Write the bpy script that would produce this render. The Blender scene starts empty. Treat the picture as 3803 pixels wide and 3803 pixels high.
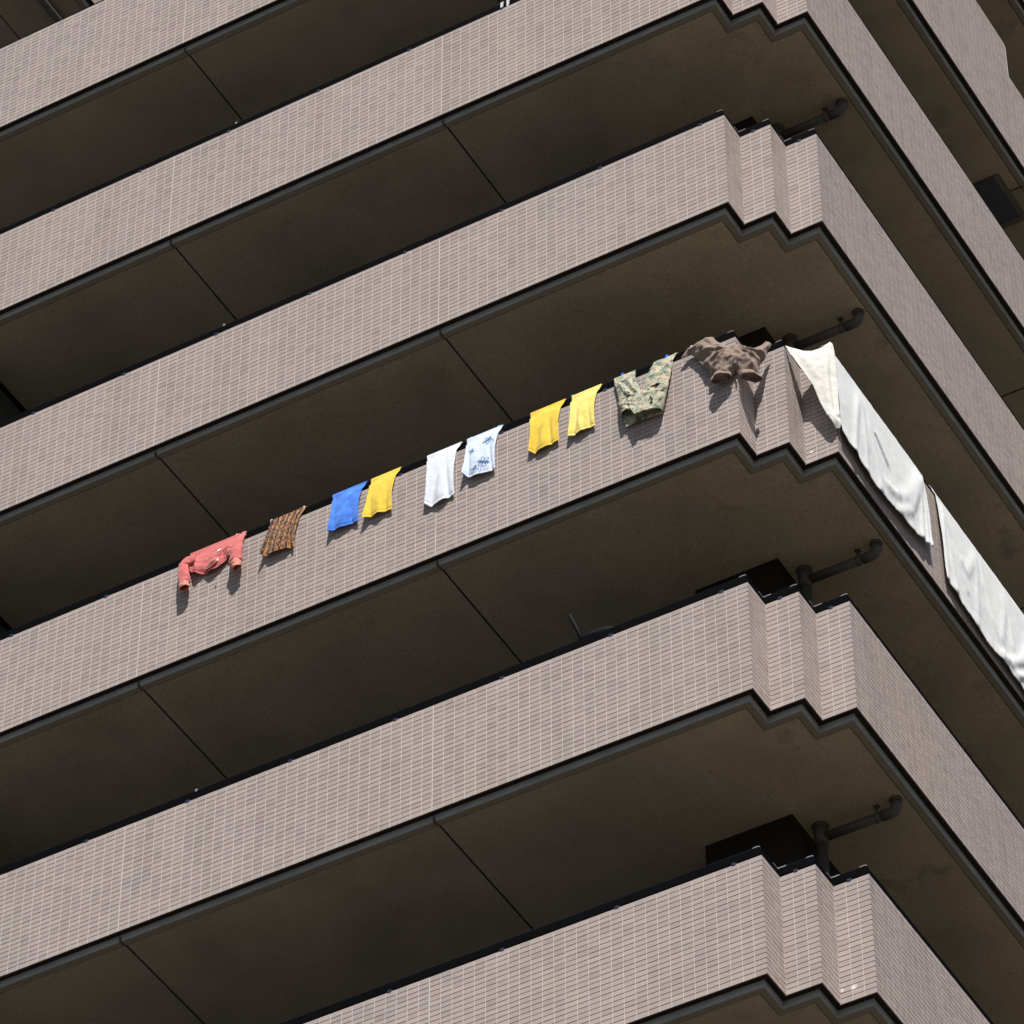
import bpy, bmesh, math, random
from mathutils import Vector, Matrix, noise
from mathutils.geometry import delaunay_2d_cdt
random.seed(7)
scene = bpy.context.scene
COL = scene.collection

# ------------------------------------------------------------------ camera
cam_d = bpy.data.cameras.new("camera"); cam = bpy.data.objects.new("camera", cam_d); COL.objects.link(cam)
CX = Vector((0.86626, 0.49955, -0.00163)); CDOWN = Vector((-0.35211, 0.60822, -0.71139)); CF = Vector((-0.35439, 0.61682, 0.70278))
CF.normalize(); CX = (CX - CX.dot(CF)*CF).normalized(); CU = CX.cross(CF)
cam.matrix_world = Matrix(((CX.x, CU.x, -CF.x, 11.561), (CX.y, CU.y, -CF.y, -25.637), (CX.z, CU.z, -CF.z, -28.365), (0, 0, 0, 1)))
cam_d.sensor_fit = 'HORIZONTAL'; cam_d.sensor_width = 36.0; cam_d.lens = 17630.0/3803.0*36.0
cam_d.shift_x = (1901.5-1899.87)/3803; cam_d.shift_y = (1902.94-1901.5)/3803
cam_d.clip_start = 0.5; cam_d.clip_end = 2000
scene.camera = cam
scene.render.resolution_x = 1024; scene.render.resolution_y = 1024
# ------------------------------------------------------------------ sky, sun, exposure
SUN = Vector((0.73, -1.0, 1.72)).normalized()
world = bpy.data.worlds.new("World"); scene.world = world; world.use_nodes = True
wn = world.node_tree.nodes; wl = world.node_tree.links
sky = wn.new('ShaderNodeTexSky'); sky.sky_type = 'NISHITA'; sky.sun_disc = False
sky.sun_elevation = math.asin(SUN.z); sky.sun_rotation = math.atan2(SUN.x, SUN.y)
bg = wn['Background']; wl.new(sky.outputs[0], bg.inputs[0]); bg.inputs[1].default_value = 0.05
sun_d = bpy.data.lights.new("sun", 'SUN'); sun_d.energy = 5.0; sun_d.angle = math.radians(0.5); sun_d.color = (1.0, 0.97, 0.92)
sun = bpy.data.objects.new("sun", sun_d); COL.objects.link(sun); sun.rotation_euler = SUN.to_track_quat('Z', 'Y').to_euler()
sun.location = (20, -30, 40)
vs = scene.view_settings; vs.view_transform = 'Standard'; vs.look = 'None'; vs.gamma = 1; vs.use_curve_mapping = False
vs.exposure = 0.56

# ------------------------------------------------------------------ measures
S = 0.3061; H = 2.9; HP = 1.1625; ROW = HP/23; PIT = S/3; YA = -2*S; XA = -2*S
ZG = -29.97
PATH = [(-14.0, YA), (XA, YA), (XA, -S), (-S, -S), (-S, 0.0), (0.0, 0.0), (0.0, 11.0)]

# ------------------------------------------------------------------ material helpers
def mat(name, base=(.5, .5, .5), rough=.6, metal=0.0, spec=.5):
    m = bpy.data.materials.new(name); m.use_nodes = True
    b = m.node_tree.nodes['Principled BSDF']
    b.inputs['Base Color'].default_value = (*base, 1); b.inputs['Roughness'].default_value = rough
    b.inputs['Metallic'].default_value = metal; b.inputs['Specular IOR Level'].default_value = spec
    return m
def N(m, t, **kw):
    n = m.node_tree.nodes.new(t)
    for k, v in kw.items():
        if k in n.inputs.keys(): n.inputs[k].default_value = v
        else: setattr(n, k, v)
    return n
def L(m, a, b): m.node_tree.links.new(a, b)
def bsdf(m): return m.node_tree.nodes['Principled BSDF']
def ramp(m, stops, interp='LINEAR'):
    r = N(m, 'ShaderNodeValToRGB'); e = r.color_ramp; e.interpolation = interp
    while len(e.elements) < len(stops): e.elements.new(0.5)
    for el, (p, c) in zip(e.elements, stops): el.position = p; el.color = (*c, 1)
    return r
def mixc(m, fac, a, b, mode='MIX'):
    x = N(m, 'ShaderNodeMix'); x.data_type = 'RGBA'; x.blend_type = mode
    for s, v in ((0, fac), (6, a), (7, b)):
        if hasattr(v, 'node'): L(m, v, x.inputs[s])
        elif s == 0: x.inputs[0].default_value = v
        else: x.inputs[s].default_value = (*v, 1)
    return x.outputs[2]
def bump(m, h, strength=.3, dist=.01):
    b = N(m, 'ShaderNodeBump', Strength=strength, Distance=dist); L(m, h, b.inputs['Height']); L(m, b.outputs[0], bsdf(m).inputs['Normal'])
def wpos(m): return N(m, 'ShaderNodeNewGeometry').outputs['Position']
def tnoise(m, vec, scale, detail=4, rough=.55):
    n = N(m, 'ShaderNodeTexNoise', Scale=scale, Detail=detail, Roughness=rough)
    if vec is not None: L(m, vec, n.inputs['Vector'])
    return n

# tiles: three close shades, one per tile, drifting a little over the wall
M_TILE = mat('facade_tile', rough=.55, spec=.35); m = M_TILE
g = N(m, 'ShaderNodeNewGeometry'); oi = N(m, 'ShaderNodeObjectInfo')
ad = N(m, 'ShaderNodeMath', operation='ADD'); L(m, g.outputs['Random Per Island'], ad.inputs[0]); L(m, oi.outputs['Random'], ad.inputs[1])
fr = N(m, 'ShaderNodeMath', operation='FRACT'); L(m, ad.outputs[0], fr.inputs[0])
r1 = ramp(m, [(0, (.299, .247, .229)), (.3, (.331, .276, .257)), (.62, (.344, .285, .263)), (.85, (.358, .301, .268)), (1, (.313, .258, .248))]); L(m, fr.outputs[0], r1.inputs[0])
p = wpos(m); nz = tnoise(m, p, .55, 3); r2 = ramp(m, [(.3, (.965, .975, .995)), (.5, (1, 1, 1)), (.7, (1.02, 1.0, .965))]); L(m, nz.outputs[0], r2.inputs[0])
c = mixc(m, 1.0, r1.outputs[0], r2.outputs[0], 'MULTIPLY')
ms = N(m, 'ShaderNodeMapping'); ms.inputs['Scale'].default_value = (4.2, 4.2, .5); L(m, p, ms.inputs[0])
n3 = tnoise(m, ms.outputs[0], 1.0, 4, .6); r3 = ramp(m, [(.3, (.93, .925, .915)), (.5, (1, 1, 1)), (.72, (1.05, 1.045, 1.04))]); L(m, n3.outputs[0], r3.inputs[0])
c = mixc(m, 1.0, c, r3.outputs[0], 'MULTIPLY')
def white_spot(m, c, pos, rad):
    d = N(m, 'ShaderNodeVectorMath', operation='DISTANCE'); L(m, p, d.inputs[0]); d.inputs[1].default_value = pos
    n = tnoise(m, p, 38, 3); a = N(m, 'ShaderNodeMath', operation='MULTIPLY_ADD'); L(m, n.outputs[0], a.inputs[0]); a.inputs[1].default_value = rad*2.2; L(m, d.outputs['Value'], a.inputs[2])
    rr = ramp(m, [(rad*1.25, (.85, .85, .85)), (rad*2.0, (0, 0, 0))]); L(m, a.outputs[0], rr.inputs[0])
    return mixc(m, rr.outputs[0], c, (.78, .77, .75))
c = white_spot(m, c, (-.19, 0, -2*H+.12), .035); c = white_spot(m, c, (-.295, 0, -2*H+.13), .02)
c = white_spot(m, c, (-.25, 0, .115), .02)
L(m, c, bsdf(m).inputs['Base Color'])
nb = tnoise(m, p, 240, 3, .7); bump(m, nb.outputs[0], .5, .0015)

M_GROUT = mat('tile_grout', (.50, .47, .45), .9)
m = M_GROUT; n = tnoise(m, wpos(m), 3, 4); r = ramp(m, [(.3, (.44, .41, .39)), (.7, (.62, .60, .585))]); L(m, n.outputs[0], r.inputs[0]); L(m, r.outputs[0], bsdf(m).inputs['Base Color'])
M_SEAL = mat('joint_sealant', (.53, .505, .485), .85)
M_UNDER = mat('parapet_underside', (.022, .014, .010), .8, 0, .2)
M_COPING = mat('coping_mortar', (.09, .083, .078), .8)

M_SOFFIT = mat('soffit_concrete', rough=.9, spec=.2); m = M_SOFFIT; p = wpos(m)
n1 = tnoise(m, p, 1.1, 6, .62); n2 = tnoise(m, p, 62, 4, .75)
ra = ramp(m, [(.22, (.235, .200, .158)), (.5, (.318, .270, .214)), (.80, (.375, .320, .250))]); L(m, n1.outputs[0], ra.inputs[0])
rb = ramp(m, [(.34, (.66, .66, .66)), (.5, (1, 1, 1)), (.68, (1.15, 1.15, 1.15))]); L(m, n2.outputs[0], rb.inputs[0])
c = mixc(m, 1, ra.outputs[0], rb.outputs[0], 'MULTIPLY')
def stain(m, c, scale, lo, hi, col, amt):
    n = tnoise(m, p, scale, 5, .6); r = ramp(m, [(lo, (0, 0, 0)), (hi, (amt, amt, amt))]); L(m, n.outputs[0], r.inputs[0]); return mixc(m, r.outputs[0], c, col)
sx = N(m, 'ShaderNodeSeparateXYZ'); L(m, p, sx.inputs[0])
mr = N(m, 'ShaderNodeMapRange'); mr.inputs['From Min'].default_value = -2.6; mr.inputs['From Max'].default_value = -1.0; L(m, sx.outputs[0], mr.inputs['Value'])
corner_light_stain = mr.outputs[0]   # corner end of every slab: masks drain stains and painted-in extra light
def stain2(m, c, scale, lo, hi, col, amt):
    n = tnoise(m, p, scale, 5, .6); r = ramp(m, [(lo, (0, 0, 0)), (hi, (amt, amt, amt))]); L(m, n.outputs[0], r.inputs[0])
    k = N(m, 'ShaderNodeMath', operation='MULTIPLY'); L(m, r.outputs[0], k.inputs[0]); L(m, corner_light_stain, k.inputs[1]); return mixc(m, k.outputs[0], c, col)
kk = N(m, 'ShaderNodeMath', operation='MULTIPLY'); L(m, corner_light_stain, kk.inputs[0]); kk.inputs[1].default_value = .65; cw = mixc(m, 1, c, (1.42, 1.31, 1.06), 'MULTIPLY'); c = mixc(m, kk.outputs[0], c, cw)  # paler ochre tone paints the stronger light near the corner
c = stain2(m, c, 2.1, .58, .74, (.11, .09, .068), .55); c = stain2(m, c, .9, .50, .70, (.24, .22, .15), .45); c = stain2(m, c, 3.1, .62, .72, (.27, .24, .20), .5)
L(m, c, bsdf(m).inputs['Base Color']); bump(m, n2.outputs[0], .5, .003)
M_BAND = mat('slab_edge_sky_tone', rough=.55, spec=.5); m = M_BAND  # face kept paler and greyer; the sky's light is put into its colour
n = tnoise(m, wpos(m), 5, 5); r = ramp(m, [(.3, (.20, .205, .20)), (.7, (.27, .275, .268))]); L(m, n.outputs[0], r.inputs[0]); L(m, r.outputs[0], bsdf(m).inputs['Base Color'])
M_LIP = mat('lip_paint', (.215, .185, .140), .8)
M_GROOVE = mat('soffit_groove', (.07, .06, .04), .9)
M_RAIL = mat('black_rail_aluminium', (.0022, .0023, .003), .6, .0, .025); M_RAILE = mat('rail_edge_sky_glint', (.02, .05, .12), .22, .6, .6)  # edge's blue tint paints the sky's reflection into the base colour
M_GLINT_COVER = mat('pale_glint_and_cover', (.26, .255, .25), .4, .2)  # joint covers, and the sun's highlight painted on rail corners
M_BRACKET = mat('rail_bracket_metal', (.022, .036, .08), .5, .4)
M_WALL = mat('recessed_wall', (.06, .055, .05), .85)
M_DARK = mat('shaded_pier_wall', (.014, .011, .009), .7, 0, .2)  # near-black base colour paints the interior shade on the pier
M_PIPE = mat('grey_drain_pipe', (.072, .064, .056), .5, 0, .3)
M_HATCH = mat('hatch_metal', (.075, .080, .092), .5, .2)
M_HFRAME = mat('hatch_frame_paint', (.12, .105, .075), .7)
M_SCREEN = mat('separator_panel', (.05, .049, .045), .8)
M_BLACK = mat('black_plastic', (.006, .006, .007), .7, 0, .08)

# ------------------------------------------------------------------ mesh helpers
class MB:
    def __init__(s): s.v = []; s.f = []; s.m = []
    def quad(s, a, b, c, d, mi=0):
        i = len(s.v); s.v += [tuple(a), tuple(b), tuple(c), tuple(d)]; s.f.append((i, i+1, i+2, i+3)); s.m.append(mi)
    def poly(s, pts, mi=0):
        i = len(s.v); s.v += [tuple(q) for q in pts]; s.f.append(tuple(range(i, i+len(pts)))); s.m.append(mi)
    def box(s, lo, hi, mi=0, skip=()):
        x0, y0, z0 = lo; x1, y1, z1 = hi; i = len(s.v)
        s.v += [(x0, y0, z0), (x1, y0, z0), (x1, y1, z0), (x0, y1, z0), (x0, y0, z1), (x1, y0, z1), (x1, y1, z1), (x0, y1, z1)]
        for nme, f in (('b', (0, 3, 2, 1)), ('t', (4, 5, 6, 7)), ('f', (0, 1, 5, 4)), ('r', (1, 2, 6, 5)), ('k', (2, 3, 7, 6)), ('l', (3, 0, 4, 7))):
            if nme not in skip: s.f.append(tuple(i+j for j in f)); s.m.append(mi)
    def build(s, name, mats, parent=None, smooth=False, recalc=False, tri=False):
        me = bpy.data.meshes.new(name); me.from_pydata(s.v, [], s.f)
        for mm in (mats if isinstance(mats, (list, tuple)) else [mats]): me.materials.append(mm)
        me.polygons.foreach_set('material_index', s.m); 
        if recalc or tri:
            bm = bmesh.new(); bm.from_mesh(me)
            bmesh.ops.remove_doubles(bm, verts=bm.verts, dist=1e-5)
            if recalc: bmesh.ops.recalc_face_normals(bm, faces=bm.faces)
            if tri: bmesh.ops.triangulate(bm, faces=[f for f in bm.faces if len(f.verts) > 4])
            bm.to_mesh(me); bm.free()
        if smooth: me.polygons.foreach_set('use_smooth', [True]*len(me.polygons))
        me.update()
        o = bpy.data.objects.new(name, me); COL.objects.link(o)
        if parent is not None: o.parent = parent
        return o
def empty(name, loc=(0, 0, 0), parent=None):
    o = bpy.data.objects.new(name, None); o.location = loc; COL.objects.link(o)
    if parent is not None: o.parent = parent
    return o
def tag(o, label=None, cat=None, group=None, kind=None):
    if label: o['label'] = label
    if cat: o['category'] = cat
    if group: o['group'] = group
    if kind: o['kind'] = kind
    return o
def inw(a, b):
    dx, dy = b[0]-a[0], b[1]-a[1]; l = math.hypot(dx, dy); return (-dy/l, dx/l)
def off(path, d):
    out = []
    for i, q in enumerate(path):
        n = [0, 0]
        if i > 0: k = inw(path[i-1], q); n[0] += k[0]; n[1] += k[1]
        if i < len(path)-1: k = inw(q, path[i+1]); n[0] += k[0]; n[1] += k[1]
        out.append((q[0]+d*n[0], q[1]+d*n[1]))
    return out
def sweep(mb, path, prof, mi=0, closed=False, caps=False):
    rows = [[(x, y, z) for x, y in off(path, d)] for d, z in prof]
    n = len(prof)
    for j in range(n if closed else n-1):
        a, b = rows[j], rows[(j+1) % n]; mm = mi[j] if isinstance(mi, (list, tuple)) else mi
        for i in range(len(path)-1): mb.quad(a[i], a[i+1], b[i+1], b[i], mm)
    if caps and closed:
        mb.poly([r[0] for r in rows], mi if not isinstance(mi, (list, tuple)) else mi[0]); mb.poly([r[-1] for r in rows][::-1], mi if not isinstance(mi, (list, tuple)) else mi[0])

def tiles(mb, a, b, rows_at, conv_a, conv_b, anchor_b, z0=0.0, pit=PIT):
    """stack-bonded tiles on the vertical face from a to b, each tile its own island standing proud of the grout"""
    ax, ay = a; dx, dy = b[0]-a[0], b[1]-a[1]; Ln = math.hypot(dx, dy); ux, uy = dx/Ln, dy/Ln; ix, iy = inw(a, b)
    cols = []; nrm = 0
    if anchor_b:
        t = Ln
        while t > 0.02: cols.append((max(t-pit, 0), t)); t -= pit
    else:
        t = 0
        while t < Ln-0.02: cols.append((t, min(t+pit, Ln))); t += pit
    def P(t, d, z): return (ax+ux*t+ix*d, ay+uy*t+iy*d, z)
    g = .0030; gh = .0039
    for c0, c1 in cols:
        nr = rows_at((ax+ux*(c0+c1)/2, ay+uy*(c0+c1)/2))
        if c0 > 1e-4: mb.quad(P(c0-.0029, .0034, z0+.001), P(c0+.0029, .0034, z0+.001), P(c0+.0029, .0034, z0+nr*ROW-.001), P(c0-.0029, .0034, z0+nr*ROW-.001), 4)
        e0 = conv_a and c0 < 1e-4; e1 = conv_b and c1 > Ln-1e-4
        t0 = c0+(0 if e0 else g); t1 = c1-(0 if e1 else g)
        for r in range(nr):
            zb = z0+r*ROW+(0 if r == 0 else gh); zt = z0+(r+1)*ROW-(0 if r == nr-1 else gh)
            o = random.uniform(-.0005, .0005); tx = random.uniform(-.0005, .0005); tz = random.uniform(-.0003, .0003)
            k0 = 0 if (e0 or e1) else 1
            f = [P(t0, k0*(o-tx-tz), zb), P(t1, k0*(o+tx-tz), zb), P(t1, k0*(o+tx+tz), zt), P(t0, k0*(o-tx+tz), zt)]
            bk = [P(t0, .009, zb), P(t1, .009, zb), P(t1, .009, zt), P(t0, .009, zt)]
            i = len(mb.v); mb.v += f+bk
            fs = [(i, i+1, i+2, i+3), (i+4, i+5, i+1, i), (i+3, i+2, i+6, i+7)]
            if not e1: fs.append((i+5, i+6, i+2, i+1))
            if not e0: fs.append((i+4, i, i+3, i+7))
            mb.f += fs; mb.m += [0]*len(fs)

def parapet(name, path, rows_at, nrow, parent, anchors, joints_x=(), joints_y=(), tall=None):
    mb = MB(); nseg = len(path)-1; h = nrow*ROW
    for i in range(nseg):
        def conv(j):
            if j <= 0 or j >= nseg: return False
            n1 = inw(path[j-1], path[j]); d2 = (path[j+1][0]-path[j][0], path[j+1][1]-path[j][1]); return n1[0]*d2[0]+n1[1]*d2[1] > 0
        tiles(mb, path[i], path[i+1], rows_at, conv(i), conv(i+1), anchors[i])
    sweep(mb, path, [(.0075, .003), (.0075, h-.003)], 1)
    sweep(mb, path, [(.0075, h-.003), (.15, h-.001), (.15, .115)], 2)
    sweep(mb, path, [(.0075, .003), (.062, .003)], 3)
    if tall:
        tp, nt = tall; ht = nt*ROW
        sweep(mb, tp, [(.0075, h-.01), (.0075, ht-.003), (.15, ht-.001), (.15, h-.02)], [1, 2, 2])
        a, b = off(tp, .0075), off(tp, .15)
        mb.quad((*a[-1], h-.01), (*b[-1], h-.02), (*b[-1], ht-.001), (*a[-1], ht-.003), 2)
        mb.quad((*a[0], h-.01), (*b[0], h-.02), (*b[0], ht-.001), (*a[0], ht-.003), 2)
    for x in joints_x: mb.box((x-.0045, YA+.0012, .001), (x+.0045, YA+.0085, h-.001), 4, skip=('k',))
    for y in joints_y: mb.box((-.0085, y-.0045, .001), (-.0012, y+.0045, h-.001), 4, skip=('l',))
    return mb.build(name, [M_TILE, M_GROUT, M_COPING, M_UNDER, M_SEAL], parent)

JX = [-9.69, -6.634, -3.577]; JY = [5.33]
def slab(name, parent, path=PATH, jx=JX, jy=JY, inner=True):
    mb = MB()
    sweep(mb, path, [(.058, .0045), (.058, -.040), (.061, -.052), (.069, -.060), (.125, -.0605), (.127, -.059), (.127, -.025)], [0, 0, 0, 4, 4, 4])
    d = .136; zs = -.054
    P = off(path, d)
    xl = path[0][0]; yr = path[-1][1]; gw = .009
    YB = 2.2; XB = -1.8
    xs = [xl]+[x for x in jx]
    for i in range(len(xs)-1): mb.quad(*[(x, y, zs) for x, y in ((xs[i]+gw, P[0][1]), (xs[i+1]-gw, P[0][1]), (xs[i+1]-gw, YB), (xs[i]+gw, YB))], 1)
    ys = [y for y in jy]+[yr]
    for i in range(len(ys)-1): mb.quad(*[(x, y, zs) for x, y in ((P[-1][0], ys[i]+gw), (P[-1][0], ys[i+1]-gw), (XB, ys[i+1]-gw), (XB, ys[i]+gw))], 1)
    cp = [(xs[-1]+gw, P[0][1])]+P[1:-1]+[(P[-1][0], ys[0]-gw), (XB, ys[0]-gw), (XB, YB), (xs[-1]+gw, YB)]
    mb.poly([(x, y, zs) for x, y in cp], 1)
    # little upstand of the soffit edge beside the drip groove
    sweep(mb, [(q[0], q[1]) for q in P], [(0, zs), (0, -.03)], 1)
    # body of the slab above (bottom shows in the grooves) and walking surface
    B = off(path, .07); body = [*B, (XB, B[-1][1]), (XB, YB), (B[0][0], YB)]
    mb.poly([(x, y, -.034) for x, y in body], 2); mb.poly([(x, y, .12) for x, y in body], 3)
    for x in jx: mb.box((x-.014, path[0][1]+.045, -.0675), (x+.0, path[0][1]+.125, -.02), 2)
    for y in jy: mb.box((-.125, y-.007, -.0675), (-.045, y+.007, -.02), 2)
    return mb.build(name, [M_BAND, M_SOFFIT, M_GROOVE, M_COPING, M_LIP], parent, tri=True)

RAILP = [(.036, .036), (.031, .044), (.030, .112), (.032, .124), (.041, .134), (.055, .138), (.080, .138), (.094, .134), (.102, .124), (.105, .110), (.105, .036)]
def handrail(name, parent, h, path=PATH):
    mb = MB(); sweep(mb, path, [(d, h+z) for d, z in RAILP], [0, 0, 0, 1, 1, 0, 0, 0, 0, 0, 0], closed=True)
    sweep(mb, path, [(.058, h-.002), (.056, h+.04)], 0); sweep(mb, path, [(.085, h+.04), (.087, h-.002)], 0)
    return mb.build(name, [M_RAIL, M_RAILE], parent, recalc=True)
def corner_glint(name, parent, h, i):
    P = off(PATH, 0); a, b, c = PATH[i-1], PATH[i], PATH[i+1]
    def tow(p, q, t): l = math.hypot(q[0]-p[0], q[1]-p[1]); return (p[0]+(q[0]-p[0])*t/l, p[1]+(q[1]-p[1])*t/l)
    # short pale strips along the mitre's upper edge, painting the sun's highlight
    sub = [tow(b, a, .04), b, tow(b, c, .04)]
    mb = MB(); sweep(mb, sub, [(.0280, h+.118), (.0300, h+.127), (.039, h+.1365), (.055, h+.1408), (.080, h+.1408), (.096, h+.136), (.104, h+.124), (.085, h+.125), (.05, h+.125)], 0, closed=True, caps=True)
    return mb.build(name, M_GLINT_COVER, parent, recalc=True)
def bracket(name, parent, h):
    mb = MB(); mb.box((-.017, -.004, h-.004), (.017, .05, h+.008)); mb.box((-.017, -.005, h+.006), (.017, .000, h+.020)); mb.box((-.012, .030, h+.006), (.012, .05, h+.04))
    return mb.build(name, M_BRACKET, parent)

def tube(mb, pts, rad, n=16, mi=0, cap=True):
    """tube along a polyline; rad is a number or one per point"""
    pts = [Vector(q) for q in pts]; rads = rad if isinstance(rad, (list, tuple)) else [rad]*len(pts)
    rings = []; up = None
    for i, q in enumerate(pts):
        t = (pts[min(i+1, len(pts)-1)]-pts[max(i-1, 0)]).normalized()
        if up is None: up = t.orthogonal().normalized()
        up = (up-t*up.dot(t)).normalized(); s = t.cross(up); base = len(mb.v)
        for k in range(n):
            a = 2*math.pi*k/n; mb.v.append(tuple(q+rads[i]*(math.cos(a)*up+math.sin(a)*s)))
        rings.append(base)
    for i in range(len(rings)-1):
        for k in range(n): mb.f.append((rings[i]+k, rings[i]+(k+1) % n, rings[i+1]+(k+1) % n, rings[i+1]+k)); mb.m.append(mi)
    if cap: mb.f.append(tuple(rings[0]+k for k in range(n))[::-1]); mb.m.append(mi); mb.f.append(tuple(rings[-1]+k for k in range(n))); mb.m.append(mi)
def copy_child(src, parent, dz=0.0):
    o = src.copy(); COL.objects.link(o); o.parent = parent
    return o

# ------------------------------------------------------------------ ground
gm = mat('ground_paving', (.19, .175, .155), .9); m = gm
n = tnoise(m, wpos(m), .08, 5); r = ramp(m, [(.35, (.050, .048, .045)), (.65, (.075, .070, .062))]); L(m, n.outputs[0], r.inputs[0]); L(m, r.outputs[0], bsdf(m).inputs['Base Color'])
mb = MB(); mb.quad((-700, -700, ZG), (700, -700, ZG), (700, 700, ZG), (-700, 700, ZG)); gr = mb.build('ground', gm); tag(gr, kind='structure')
pm_ = mat('bounce_sheet_pale', (.36, .33, .28), .9); m = pm_
n = tnoise(m, wpos(m), .5, 5); r = ramp(m, [(.35, (.095, .086, .072)), (.65, (.125, .113, .094))]); L(m, n.outputs[0], r.inputs[0]); L(m, r.outputs[0], bsdf(m).inputs['Base Color'])
mb = MB(); mb.box((-45, -24, ZG-.1), (26, 40, ZG+.004), skip=('b',)); pv = mb.build('bounce_sheet', pm_); tag(pv, kind='structure')  # unseen pale sheet added to bounce light up under the balconies

# ------------------------------------------------------------------ the building
bld = empty('apartment_building', (0, 0, ZG))
tag(bld, 'beige tiled apartment block with long stacked balconies stepping at its corner', 'building')
root = empty('tmp')  # replaced below
bpy.data.objects.remove(root)
def part_at(z, name):  # parts are placed relative to the building's base
    o = empty(name, (0, 0, z-ZG), bld); return o

proto = {}
for k in range(-10, 3):
    z = k*H-ZG
    if not proto:
        b = slab('balcony', bld); b.location.z = z; proto['slab'] = b
        proto['par'] = parapet('tiled_parapet', PATH, lambda q: 23, 23, b, [True, False, False, False, False, False], JX, JY)
        proto['rail'] = handrail('handrail', b, HP)
        proto['caps'] = [corner_glint('rail_corner_glint', b, HP, i) for i in (1, 2, 3, 4, 5)]
        proto['brk'] = bracket('rail_bracket', b, HP); proto['brk'].location = (XA-.24, YA, 0)
        bal = b
    else:
        bal = proto['slab'].copy(); COL.objects.link(bal); bal.parent = bld; bal.location.z = z
        for s in ('par', 'rail'): copy_child(proto[s], bal)
        if -4 < k:
            for q in proto['caps']: copy_child(q, bal)
            copy_child(proto['brk'], bal)
    bal['label'] = {0: 'balcony with washing hung over its handrail', -2: 'lowest whole balcony in view with a dark pier behind it'}.get(k, 'tiled balcony with a black handrail')
    if -4 < k:
        for x in [XA-.24-1.03*i for i in range(1, 9)]:
            o = copy_child(proto['brk'], bal); o.location = (x, YA, 0)
        for x, y in ((-S-.17, -S), (-.17, 0.0)):
            o = copy_child(proto['brk'], bal); o.location = (x, y, 0)

# roof terrace storey: taller parapet, stepping down along the right side
def rows3(q): return 36 if (q[0] > -3.0 and q[1] < 5.03) else 26
b3 = slab('roof_terrace', bld); b3.location.z = 3*H-ZG; b3['label'] = 'upper terrace with a taller stepped tiled parapet'
tallp = [(-2.96, YA)]+PATH[1:-1]+[(0.0, 5.03)]
par3 = parapet('tiled_parapet', PATH, rows3, 26, b3, [True, False, False, False, False, False], JX, JY, tall=(tallp, 36))
mb = MB(); sweep(mb, [PATH[0], (-2.98, YA)], [(.012, 26*ROW), (.012, 26*ROW+.04), (.15, 26*ROW+.045), (.15, 26*ROW)], 0, closed=True, caps=True); mb.build('coping_trim', M_RAIL, b3, recalc=True)
# top storey, set back on the left
Z4 = 4*H+.44
pl = [(-14.0, YA), (-8.805, YA), (-8.805, 7.0)]
def upper(path, jx, rect, name, lab):
    mb = MB()
    sweep(mb, path, [(.058, .0045), (.058, -.040), (.061, -.052), (.069, -.060), (.125, -.0605), (.127, -.059), (.127, -.025)], [0, 0, 0, 4, 4, 4])
    x0, y0, x1, y1 = rect
    cuts = [x0]+jx+[x1]
    for i in range(len(cuts)-1):
        a = cuts[i]+(.007 if i else 0); c = cuts[i+1]-(.007 if i < len(cuts)-2 else 0); mb.quad((a, y0, -.052), (c, y0, -.052), (c, y1, -.052), (a, y1, -.052), 1)
    mb.box((x0-.05, y0-.05, -.034), (x1+.05, y1+.05, .12), 2)
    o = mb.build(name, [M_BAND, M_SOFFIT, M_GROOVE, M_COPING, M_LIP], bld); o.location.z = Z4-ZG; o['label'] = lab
    return o
u1 = upper(pl, [-9.765], (-13.8, YA+.137, -8.805-.137, 6.8), 'upper_balcony', 'top storey balcony set back at the upper left')
parapet('tiled_parapet', pl, lambda q: 23, 23, u1, [True, False])
u2 = upper([(0.0, 4.6), (0.0, 11.0)], [], (-1.9, 4.6, -.137, 10.9), 'upper_balcony', 'top storey balcony at the upper right')
parapet('tiled_parapet', [(0.0, 4.6), (0.0, 11.0)], lambda q: 23, 23, u2, [False])
mb = MB(); tube(mb, [(-9.215, -.3, Z4-.052-.055), (-9.215, 6, Z4-.052-.06)], .047, 18)
o = mb.build('gutter_pipe', M_PIPE, bld, smooth=True); o.location.z = -ZG

# walls behind the balconies
ZT = Z4-ZG
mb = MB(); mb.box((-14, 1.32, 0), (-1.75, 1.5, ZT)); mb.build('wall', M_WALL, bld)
mb = MB(); mb.box((-1.822, .835, 0), (-1.02, 11, ZT)); o = mb.build('corner_pier', M_DARK, bld); o['label'] = 'pier behind the corner balconies, its deep shade painted on'
# separators between the flats
for k in range(-3, 2):
    mb = MB(); mb.box((-9.175, YA+.20, k*H-ZG+.16), (-9.120, 1.32, (k+1)*H-ZG-.14)); ps = mb.build('partition_screen', M_SCREEN, bld)
    mb = MB(); mb.box((-9.182, YA+.19, (k+1)*H-ZG-.14), (-9.112, 1.32, (k+1)*H-ZG-.054)); mb.build('screen_head_rail', M_BLACK, ps)
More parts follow.
